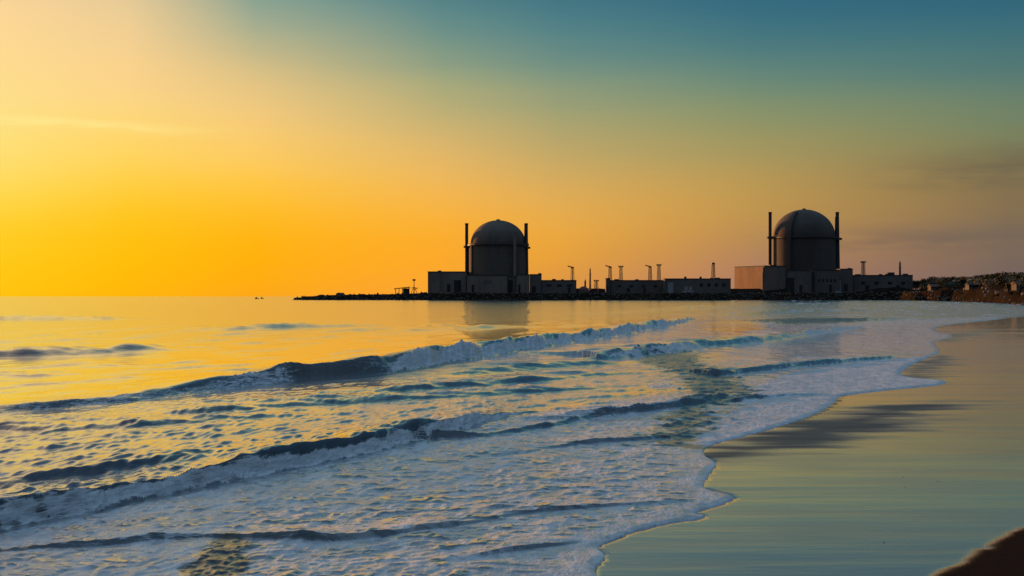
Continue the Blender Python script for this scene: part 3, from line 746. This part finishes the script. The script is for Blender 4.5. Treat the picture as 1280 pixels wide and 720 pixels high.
block('annex_building', 'flat-roofed concrete block on the seaward left side of the point reactor', 'building', 534.8, 583, 339.2, 1196, 36, M_wall,
      feats=[f_rib(.02), f_rib(.35, .5), f_rib(.98), f_door(.50, .58, 0.12, .45), f_door(.68, .86, .1, .62), f_unit(.3, 3, .8)])
block('service_building', 'long low concrete hall directly in front of the point reactor', 'building', 583.6, 634, 343.5, 1190, 18, M_wall,
      feats=[f_door(.12, .18, .1, .5), f_rib(.32, .6), f_door(.42, .62, .55, .75, M_wallb, 'wall_panel'), f_rib(.99, .8)])
block('link_building', 'narrow dark recessed block between two concrete halls below the point reactor', 'building', 634.6, 645, 345.5, 1194, 16, M_wallb, feats=[f_door(.1, .6, .1, .8)])
block('turbine_hall', 'stepped concrete hall at the right foot of the point reactor', 'building', 645.6, 662, 343.0, 1188, 30, M_wall, feats=[f_door(.12, .3, .1, .5), f_rib(.7, .5)])
block('pump_house', 'small dark block with overhanging roof right of the point reactor', 'building', 662.6, 677, 342.6, 1192, 24, M_wallb, feats=[f_door(.2, .5, .1, .4), f_unit(.85, 2.5, .9)])
block('storage_hall', 'long low grey shed reaching right from the point reactor', 'building', 677.6, 720.5, 350.0, 1191, 26, M_wallb,
      feats=[f_windows(3, .55, .7), f_door(.75, .83, .1, .5), f_unit(.35, 3, 1.0), f_unit(.6, 2, .8)])
block('gate_lodge', 'tiny taller block at the left end of the long quay building', 'building', 757.6, 762.5, 347.6, 1190, 10, M_wallb, feats=[f_door(.3, .6, .1, .5)])
block('long_building', 'long low dark roofed building on the quay between the two reactors', 'building', 763.2, 830, 350.0, 1192, 26, M_wallb,
      feats=[f_windows(4, .5, .66, .3), f_door(.3, .36, .1, .45), f_door(.62, .66, .1, .45), f_unit(.12, 4, .8), f_unit(.5, 3, .7)])
block('workshop', 'low blue-grey workshop adjoining the left wall of the sunlit block', 'building', 830.8, 913.5, 348.0, 1180, 11, M_wallb,
      feats=[f_door(.05, .13, .08, .75, M_pale, 'sliding_door'), f_door(.30, .345, .25, .5, M_pale, 'shutter'), f_door(.37, .41, .25, .5, M_pale, 'shutter'), f_windows(4, .5, .7, .4, .5, .95), f_unit(.32, 2, 1.6), f_unit(.55, 2, 1.5), f_unit(.8, 5, .7)])
# sunlit block turned towards the sea: left face shows from px 915 to 956, front face from 956 to 983
Yc_ = 1215; cxm = xat(955.5, Yc_)
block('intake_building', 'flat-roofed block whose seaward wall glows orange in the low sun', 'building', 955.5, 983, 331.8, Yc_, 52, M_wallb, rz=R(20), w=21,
      feats=[f_side(.0, 1.0, 0, .93, M_sunlit, 'sunlit_wall_skin', .2), f_side(.02, .05, 0, .94, M_sunlit, 'pilaster', .8), f_side(.3, .4, .05, .7, M_steel, 'duct', 1.6), f_side(.52, .58, 0, .94, M_sunlit, 'pilaster', .8),  # left face and its pilasters carry painted sunlight; the front stays grey
             f_side(.62, .72, .05, .8, M_pale, 'pipe_riser', 1.4), f_side(.82, .88, 0.05, .5, M_pale), f_side(.97, .995, 0, .94, M_sunlit, 'pilaster', .8), f_unit(.5, 6, .6)])
block('service_building', 'low dark hall directly in front of the farther right reactor', 'building', 984, 1014, 338.0, 1180, 14, M_wallb, rz=R(-13),
      feats=[f_door(.0, .28, .08, .7), f_rib(.33, .6, M_wallb), f_rib(.97, .6, M_wallb), f_door(.5, .62, .1, .4)])
block('service_building', 'pale panelled hall with a dark left edge under the right reactor', 'building', 1014.8, 1049.5, 337.2, 1178, 18, M_wallb,
      feats=[f_door(.0, .09, 0.02, .9), f_rib(.14, .6, M_wallb), f_windows(5, .5, .62, .5, .2, .9), f_door(.62, .72, .1, .4)])
block('pump_house', 'small dark block stepping down at the right foot of the right reactor', 'building', 1050.2, 1066, 335.8, 1188, 22, M_wallb, feats=[f_door(.3, .6, .1, .4), f_unit(.8, 3, .7)])
block('storage_hall', 'long low shed running right from the right reactor towards the hill', 'building', 1066.8, 1141, 343.6, 1196, 26, M_wallb,
      feats=[f_windows(4, .5, .64, .3), f_door(.2, .26, .1, .45), f_door(.72, .78, .1, .45), f_unit(.1, 4, .7), f_unit(.48, 2, .8), f_unit(.6, 3, 1.0), f_unit(.66, 5, 2.2), f_unit(.9, 4, 1.1)])

# small domed tank between the sheds
Y_ = 1190; cx = xat(729.5, Y_); zb = ground(729, Y_) - .8
t = empty('storage_tank', (cx, Y_, zb)); tag(t, 'low rusty domed tank standing between the two long sheds', 'tank')
bm = bmesh.new(); r_ = 6.5 * Y_ / F; lathe(bm, [(r_, 0), (r_, 2.2)], 40); obj('tank_wall', bm, M_rooft, t, True)
zt = zat(357.8, Y_) - zb
bm = bmesh.new(); lathe(bm, [(r_ * cos(a), 2.2 + (zt - 2.2) * sin(a)) for a in np.linspace(0, pi / 2 - .001, 10)], 40); obj('tank_roof', bm, M_rooft, t, True)

# open shed and beacon left of the blocks
Y_ = 1175; zb = ground(502, Y_) - .3
t = empty('open_shed', (xat(493.5, Y_), Y_, zb)); tag(t, 'open lean-to shelter on posts near the tip of the breakwater', 'shed')
w_ = 18.5 * Y_ / F; h_ = zat(358.4, Y_) - zb
bm = bmesh.new()
vv = [bm.verts.new(p) for p in ((-.6, -.5, h_ - 2.0), (w_, -.5, h_ - .7), (w_, 5, h_ - .7), (-.6, 5, h_ - 2.0), (-.6, -.5, h_ - 1.4), (w_, -.5, h_), (w_, 5, h_), (-.6, 5, h_ - 1.4))]
for f in ((3, 2, 1, 0), (4, 5, 6, 7), (0, 1, 5, 4), (1, 2, 6, 5), (2, 3, 7, 6), (3, 0, 4, 7)): bm.faces.new([vv[i] for i in f])
obj('roof', bm, M_roof, t)
for k in range(5):
    for yy in (0, 4.4):
        bm = bmesh.new(); u = .04 + k * .23; bar(bm, (u * w_, yy, 0), (u * w_, yy, h_ - 1.9 + u * 1.2), .18); obj('post', bm, M_steel, t)
bm = bmesh.new(); box(bm, w_ * .55, w_ * .95, .6, 4, 0, h_ - 1.4); obj('back_room', bm, M_dark, t)

Y_ = 1172; zb = ground(518, Y_) - .3
t = empty('beacon', (xat(517.5, Y_), Y_, zb)); tag(t, 'short beacon mast with round lamp beside the open shelter', 'beacon')
top = zat(348.8, Y_) - zb
bm = bmesh.new(); bar(bm, (0, 0, 0), (0, 0, top - 1), .45, .3); obj('pole', bm, M_steel, t)
bm = bmesh.new(); lathe(bm, [(0, top - 1.6), (1.0, top - 1.5), (1.5, top - .7), (1.1, top - .1), (0, top)], 14); obj('lamp_head', bm, M_steel, t)
bm = bmesh.new(); lathe(bm, [(.3, 4.6), (2.2, 4.8), (2.2, 5.2), (.3, 5.4)], 14); obj('gallery', bm, M_steel, t)
bm = bmesh.new(); bar(bm, (-2.6, 0, 0), (-.2, 0, 6), .25, .15); bar(bm, (2.8, 0, 0), (.2, 0, 6), .25, .15); bar(bm, (.5, 0, 3.5), (3.3, 0, 5.0), .35, .2); obj('brace', bm, M_steel, t)

# masts
def mast(label, pxc, ytop, Y_, kind, group):
    zb = ground(pxc, Y_) - .5; top = zat(ytop, Y_) - zb
    t = empty('floodlight_mast' if kind != 'thin' else 'antenna_mast', (xat(pxc, Y_), Y_, zb)); tag(t, label, 'mast', group); t.scale = (1.5, 1.5, 1)
    bm = bmesh.new(); hw = 1.0 if kind != 'thin' else .4
    for sx in (-1, 1):
        for sy in (-1, 1): bar(bm, (sx * hw * 1.3, sy * hw * 1.3, 0), (sx * hw * .7, sy * hw * .7, top - .8), .14, .10, 6)
    nb = int(top / 1.6)
    for k in range(nb):
        z0, z1 = (top - .8) * k / nb, (top - .8) * (k + 1) / nb; s0 = hw * (1.3 - .6 * k / nb); s1 = hw * (1.3 - .6 * (k + 1) / nb)
        bar(bm, (-s0, -s0, z0), (s1, -s1, z1), .09, n=5); bar(bm, (s0, s0, z0), (-s1, s1, z1), .09, n=5)
        bar(bm, (s0, -s0, z0), (-s1, -s1, z1), .09, n=5)
    bar(bm, (0, 0, 0), (0, 0, top - .5), .32, .22, 8)
    obj('lattice_tower', bm, M_steel, t)
    if kind == 'hook':
        bm = bmesh.new(); bar(bm, (-2.6, 0, top - .2), (.9, 0, top - 1.6), .35, .35); box(bm, -.9, .9, -.9, .9, top - 1.9, top - 1.5); obj('cross_arm', bm, M_steel, t)
        for k in range(3):
            bm = bmesh.new(); box(bm, -2.7 + k * 1.1, -2.0 + k * 1.1, -.55, -.1, top - .7 - k * .4, top + .3 - k * .4); obj('lamp', bm, M_dark, t)
    elif kind == 'head':
        bm = bmesh.new(); box(bm, -1.5, 1.5, -.6, .6, top - 1.2, top - .8); obj('cross_arm', bm, M_steel, t)
        for k in range(3):
            bm = bmesh.new(); box(bm, -1.45 + k * 1.05, -.65 + k * 1.05, -.5, .3, top - .79, top + .1); obj('lamp', bm, M_dark, t)
    elif kind == 'mid':
        bm = bmesh.new(); box(bm, -1.9, 1.0, -.9, .9, top * .45, top * .45 + 1.2); obj('platform', bm, M_steel, t)
        bm = bmesh.new(); box(bm, -.9, .9, -.7, .7, top - 1.8, top - .4); bar(bm, (0, 0, top - .5), (0, 0, top + 1), .12, .06); obj('lamp', bm, M_dark, t)
    else:
        bm = bmesh.new(); bar(bm, (0, 0, top - .6), (0, 0, top + .5), .15, .06); obj('aerial', bm, M_steel, t); bm = bmesh.new(); box(bm, -.9, .9, -.08, .08, top * .75, top * .75 + .25); obj('cross_arm', bm, M_steel, t)
    return t
G = 'masts standing along the skyline between and beside the reactors'
mast('lattice mast with hooked head above the shed right of the point reactor', 715.5, 332.5, 1200, 'hook', G)
mast('slender needle mast rising from the gap between the long sheds', 737.6, 335, 1204, 'thin', G)
mast('very short needle post just left of the slender gap mast', 731.5, 349, 1206, 'thin', G)
mast('stubby mast with square head in the gap before the long quay building', 745.3, 350, 1198, 'head', G)
mast('hooked lattice mast at the left end of the long quay building', 762.5, 331.8, 1206, 'hook', G)
mast('square-headed mast second from the left end of the long quay building', 776, 332.3, 1210, 'head', G)
mast('hooked mast, left one of the close pair over the long quay building', 812.5, 331.5, 1206, 'hook', G)
mast('flat-headed mast, right one of the close pair over the long quay building', 823.5, 330.3, 1208, 'head', G)
mast('tall mast with side platform near the left wall of the sunlit block', 891.5, 327.8, 1212, 'mid', G)
mast('square-headed mast above the shed right of the farther reactor', 1079, 326.6, 1210, 'head', G)
mast('faint needle mast near the right end of the shed before the hill', 1125, 326.5, 1215, 'thin', G)

# white marks by the right reactor: lamp post and parked van
Y_ = 1172; zb = ground(1050, Y_)
t = empty('quay_light', (xat(1050.2, Y_), Y_, zb - .3)); tag(t, 'slim white quay light below the right reactor', 'lamp post')
bm = bmesh.new(); bar(bm, (0, 0, 0), (0, 0, 10), .32, .22); obj('pole', bm, M_pale, t)
bm = bmesh.new(); box(bm, -.8, .8, -.3, .3, 9.9, 10.3); obj('lamp_head', bm, M_pale, t)
def van(px_, Y_, label):
    zb = ground(px_, Y_) + .02
    t = empty('parked_van', (xat(px_, Y_), Y_, zb), R(8)); tag(t, label, 'van', 'vans parked on the quay')
    bm = bmesh.new()
    pr = [(-2.6, .35), (2.6, .35), (2.6, 1.1), (2.1, 1.25), (1.6, 2.1), (1.2, 2.25), (-2.6, 2.25)]
    a = [bm.verts.new((x, -.95, z)) for x, z in pr]; c = [bm.verts.new((x, .95, z)) for x, z in pr]
    bm.faces.new(a); bm.faces.new(c[::-1])
    for k in range(len(pr)): bm.faces.new([a[k], c[k], c[(k + 1) % 7], a[(k + 1) % 7]][::1])
    bmesh.ops.recalc_face_normals(bm, faces=bm.faces[:]); obj('body', bm, M_pale, t)
    for x in (-1.7, 1.7):
        for y in (-.9, .9):
            bm = bmesh.new(); bar(bm, (x, y - .12, .36), (x, y + .12, .36), .36, n=14); obj('wheel', bm, M_dark, t)
    bm = bmesh.new(); box(bm, .5, 1.4, -.97, .97, 1.35, 1.95); obj('side_window', bm, M_glass, t)
    return t
van(1048.5, 1171, 'white van parked at the foot of the slim quay light'); van(857, 1176, 'white van parked before the left shutter of the blue-grey workshop'); van(864, 1177, 'white van parked before the right shutter of the blue-grey workshop')

# low rock hump on the breakwater
for p_, label in ((425, 'dark boulder heap crowning the outer breakwater'), ):
    bm = bmesh.new()
    for k in range(7):
        vs_ = bmesh.ops.create_icosphere(bm, subdivisions=2, radius=rd.uniform(.9, 1.6))['verts']; off = Vector((rd.uniform(-3, 3), rd.uniform(-2, 2), .4))
        for v_ in vs_: v_.co = v_.co * rd.uniform(.85, 1.1) + off
    o = obj('boulder', bm, M_rock); o.location = (xat(p_, 1175), 1175, ground(p_, 1175)); tag(o, label, 'rock')

# ------------------------------------------------------------------ right-hand hill: bushes, rocks, houses
def bush_mesh(seed):
    r = random.Random(seed); bm = bmesh.new()
    cl = [(r.gauss(0, .42), r.gauss(0, .42), .55 + r.random() * .55, .25 + r.random() * .28) for _ in range(13)]
    for x, y, z, s in cl:
        for k in range(34):
            d = Vector((r.gauss(0, 1), r.gauss(0, 1), r.gauss(0, 1))).normalized() * s * r.uniform(.6, 1.05)
            c0 = Vector((x, y, z)) + d; u = Vector((r.gauss(0, 1), r.gauss(0, 1), r.gauss(0, 1))).normalized(); w2 = u.orthogonal().normalized(); q_ = r.uniform(.05, .11)
            bm.faces.new([bm.verts.new(c0 + u * q_ * a + w2 * q_ * b_) for a, b_ in ((-1, -.6), (1, -.5), (.9, .6), (-.8, .7))])
    return bm
protos = []
for sdd in range(4):
    t = empty('scrub_tree', (0, 0, -500)); obj('crown', bush_mesh(sdd), M_leaf, t)
    bm = bmesh.new(); bar(bm, (0, 0, -.15), (.03, 0, .75), .07, .03); bar(bm, (.02, 0, .4), (.35, .1, .85), .035, .02); bar(bm, (.02, 0, .35), (-.3, -.1, .85), .035, .02); obj('trunk', bm, M_bark, t)
    protos.append(t)
GB = 'scrubby dark trees along the hill crest at the right'
skyl = [(1141, 346), (1146, 350), (1152, 350), (1158, 349), (1166, 346.5), (1173, 347), (1181, 346), (1189, 346), (1198, 346.5), (1206, 345.5), (1214, 345.5), (1221, 345), (1228, 343.5), (1234, 342.5), (1241, 343), (1248, 341.5), (1255, 340), (1262, 341), (1269, 341), (1276, 340.5), (1283, 341), (1291, 340)]
used_p = set()
kinds = ['tall', 'low', 'broad', 'thin']
spots = [(p_ + rd.uniform(-1, 1), y_) for p_, y_ in skyl]
D_of = lambda p_: float(np.interp(p_, ppx, Dw))
nb = 0
for rowi, (dt, dyy) in enumerate(((150, 0), (95, 3.5), (60, 6.0), (26, 13.0))):
    for p_, y_ in spots:
        if rowi and rd.random() < .25: continue
        p2 = p_ + rd.uniform(-3, 3) * (rowi > 0); Y_ = D_of(p2) + dt + rd.uniform(-15, 15)
        g_ = ground(p2, Y_); top = zat(y_ + dyy + rd.uniform(-.8, .8), Y_); hgt = max(top - g_, 2.2); hgt = min(hgt, 7.5)
        if rowi == 3:
            if p2 < 1180: continue
            hgt = rd.uniform(.8, 1.7)
        k = rd.randrange(4); first = k not in used_p
        t = protos[k] if first else copy_tree(protos[k]); used_p.add(k)
        t.location = (xat(p2, Y_), Y_, g_ - .1); s = hgt / 1.35; t.scale = (s * rd.uniform(1.1, 1.7), s * 1.2, s); t.rotation_euler = (0, 0, rd.uniform(0, 6))
        tag(t, ('dark scrubby tree on the crest of the right-hand hill', 'dark scrubby tree halfway up the right-hand hill', 'dark scrubby tree low on the slope of the right-hand hill', 'low dark bush on the bank just above the right-hand shore')[rowi], 'tree', GB + (', crest', ', middle', ', foot', ', shore')[rowi])

def rockmesh(seed):
    r = random.Random(seed); bm = bmesh.new(); bmesh.ops.create_icosphere(bm, subdivisions=2, radius=1)
    for v_ in bm.verts: v_.co = Vector((v_.co.x * 1.4, v_.co.y, v_.co.z * .62)) * r.uniform(.8, 1.15)
    me = bpy.data.meshes.new('boulder'); bm.to_mesh(me); bm.free(); me.materials.append(M_rockp); return me
rms = [rockmesh(s_) for s_ in range(5)]
for k in range(44):
    if k % 2: p_ = rd.uniform(1150, 1290); dt = rd.uniform(4, 16); s_ = rd.uniform(.5, 1.2)
    else: p_ = rd.uniform(1188, 1290); dt = rd.uniform(24, 50); s_ = rd.uniform(.5, 1.3)
    Y_ = D_of(p_) + dt
    o = bpy.data.objects.new('boulder', rms[k % 5]); C.objects.link(o); o.scale = (s_ * 1.3,) * 3
    o.location = (xat(p_, Y_), Y_, ground(p_, Y_) + .15 * s_); o.rotation_euler = (0, 0, rd.uniform(0, 6))
    tag(o, 'pale boulder on the water side of the right-hand hill' if k % 2 else 'pale boulder on the bank below the scrub of the right-hand hill', 'rock', 'pale boulders at the waterline' if k % 2 else 'pale boulders on the bank')

def house(px_, dt, w_, h_, label, rz, mat=M_pale, roofm=None):
    Y_ = D_of(px_) + dt; zb = ground(px_, Y_) - .6
    t = empty('house', (xat(px_, Y_), Y_, zb), rz); tag(t, label, 'house', 'small houses on the right-hand hill')
    bm = bmesh.new(); box(bm, -w_ / 2, w_ / 2, 0, w_ * .6, 0, h_); obj('wall', bm, mat, t)
    bm = bmesh.new(); e = .4
    a = [bm.verts.new(p) for p in ((-w_ / 2 - e, -e, h_ + .004), (w_ / 2 + e, -e, h_ + .004), (w_ / 2 + e, w_ * .6 + e, h_ + .004), (-w_ / 2 - e, w_ * .6 + e, h_ + .004), (-w_ / 2 - e, w_ * .3, h_ + w_ * .22), (w_ / 2 + e, w_ * .3, h_ + w_ * .22))]
    for f in ((3, 2, 1, 0), (0, 1, 5, 4), (2, 3, 4, 5), (0, 4, 3), (1, 2, 5)): bm.faces.new([a[i] for i in f])
    obj('roof', bm, roofm or M_rooft, t)
    bm = bmesh.new(); box(bm, -.5, .5, -.1, .1, 0, 2.1 + .6); obj('door', bm, M_dark, t)
    for s_ in (-1, 1):
        bm = bmesh.new(); box(bm, s_ * w_ * .3 - .6, s_ * w_ * .3 + .6, -.08, .1, 1.6, 2.7); obj('window', bm, M_glass, t)
    return t
house(1170, 60, 8, 2.9, 'small grey-brown house with tiled roof, leftmost on the scrub hill', R(12), M_wallb)
house(1217, 50, 6, 2.7, 'small grey-brown house with dark roof in the middle of the scrub hill', R(15), M_wallb, M_roof)
house(1277, 60, 5, 2.5, 'small grey-brown house among scrub at the right edge of the photo', R(20), M_wallb)

pm = []
for sd_ in range(3):
    bm = bmesh.new(); bmesh.ops.create_icosphere(bm, subdivisions=2, radius=.5); r0 = random.Random(sd_)
    for v_ in bm.verts: v_.co = Vector((v_.co.x * 1.5, v_.co.y, v_.co.z * .6)) * r0.uniform(.85, 1.1)
    me = bpy.data.meshes.new('pebble'); bm.to_mesh(me); bm.free(); me.materials.append(M_rock)
    for p_ in me.polygons: p_.use_smooth = True
    pm.append(me)
for k, (a_, b_) in enumerate([(1129, 598), (1131, 611), (1172, 604), (1256, 597), (1105, 680)]):
    x_, y_ = gpt(a_, b_ - .5); o = bpy.data.objects.new('pebble', pm[k % 3]); C.objects.link(o); o.location = (x_, y_, .0045 * 2 + .008)
    o.scale = (rd.uniform(.014, .028),) * 3; o.rotation_euler = (0, 0, rd.uniform(0, 6)); tag(o, 'tiny dark pebble lying on the shining wet sand', 'pebble', 'pebbles on the wet sand')

# ------------------------------------------------------------------ tiny boats on the horizon
def boat(px_, py_, L, label):
    x_, Y_ = gpt(px_, py_)
    t = empty('fishing_boat', (x_, Y_, .1)); tag(t, label, 'boat', 'tiny boats near the horizon')
    bm = bmesh.new(); secs = []
    for u, wd, zz in ((-.5, .8, 1.0), (-.2, 1, .8), (.2, .95, .9), (.4, .5, 1.3), (.52, .05, 1.7)):
        secs.append([bm.verts.new((u * L, s_ * wd * L * .14 * k_, z_)) for s_, k_, z_ in ((-1, 1, zz), (-1, .5, -.5), (1, .5, -.5), (1, 1, zz))])
    for a, c in zip(secs, secs[1:]):
        for k in range(4): bm.faces.new([a[k], a[(k + 1) % 4], c[(k + 1) % 4], c[k]])
    bm.faces.new(secs[0][::-1]); bm.faces.new(secs[-1]); bmesh.ops.recalc_face_normals(bm, faces=bm.faces[:]); obj('hull', bm, M_steel, t)
    bm = bmesh.new(); box(bm, -.3 * L, 0, -.09 * L, .09 * L, .6, 2.4); obj('wheelhouse', bm, M_steel, t)
    bm = bmesh.new(); bar(bm, (.05 * L, 0, .8), (.05 * L, 0, 4.2), .15, .1); obj('mast', bm, M_steel, t)
boat(321, 374.2, 5, 'tiny dark fishing boat near the horizon, left one of two'); boat(327.5, 374.0, 4, 'tiny dark fishing boat near the horizon, right one of two')

# ------------------------------------------------------------------ camera and render settings
cam = bpy.data.cameras.new('camera'); co = bpy.data.objects.new('camera', cam); C.objects.link(co)
co.location = (0, 0, H); co.rotation_euler = (R(90), 0, 0)
cam.sensor_width = 36; cam.lens = 36 * F / 1280; cam.shift_y = (HZ - 360) / 1280
cam.clip_start = .1; cam.clip_end = 120000
scene.camera = co
vs = scene.view_settings; scene.display_settings.display_device = 'sRGB'
vs.view_transform = 'Standard'; vs.look = 'None'; vs.exposure = 0; vs.gamma = 1; vs.use_curve_mapping = False
scene.cycles.max_bounces = 5; scene.cycles.diffuse_bounces = 2; scene.cycles.glossy_bounces = 3
scene.cycles.sample_clamp_indirect = 3; scene.cycles.use_denoising = True
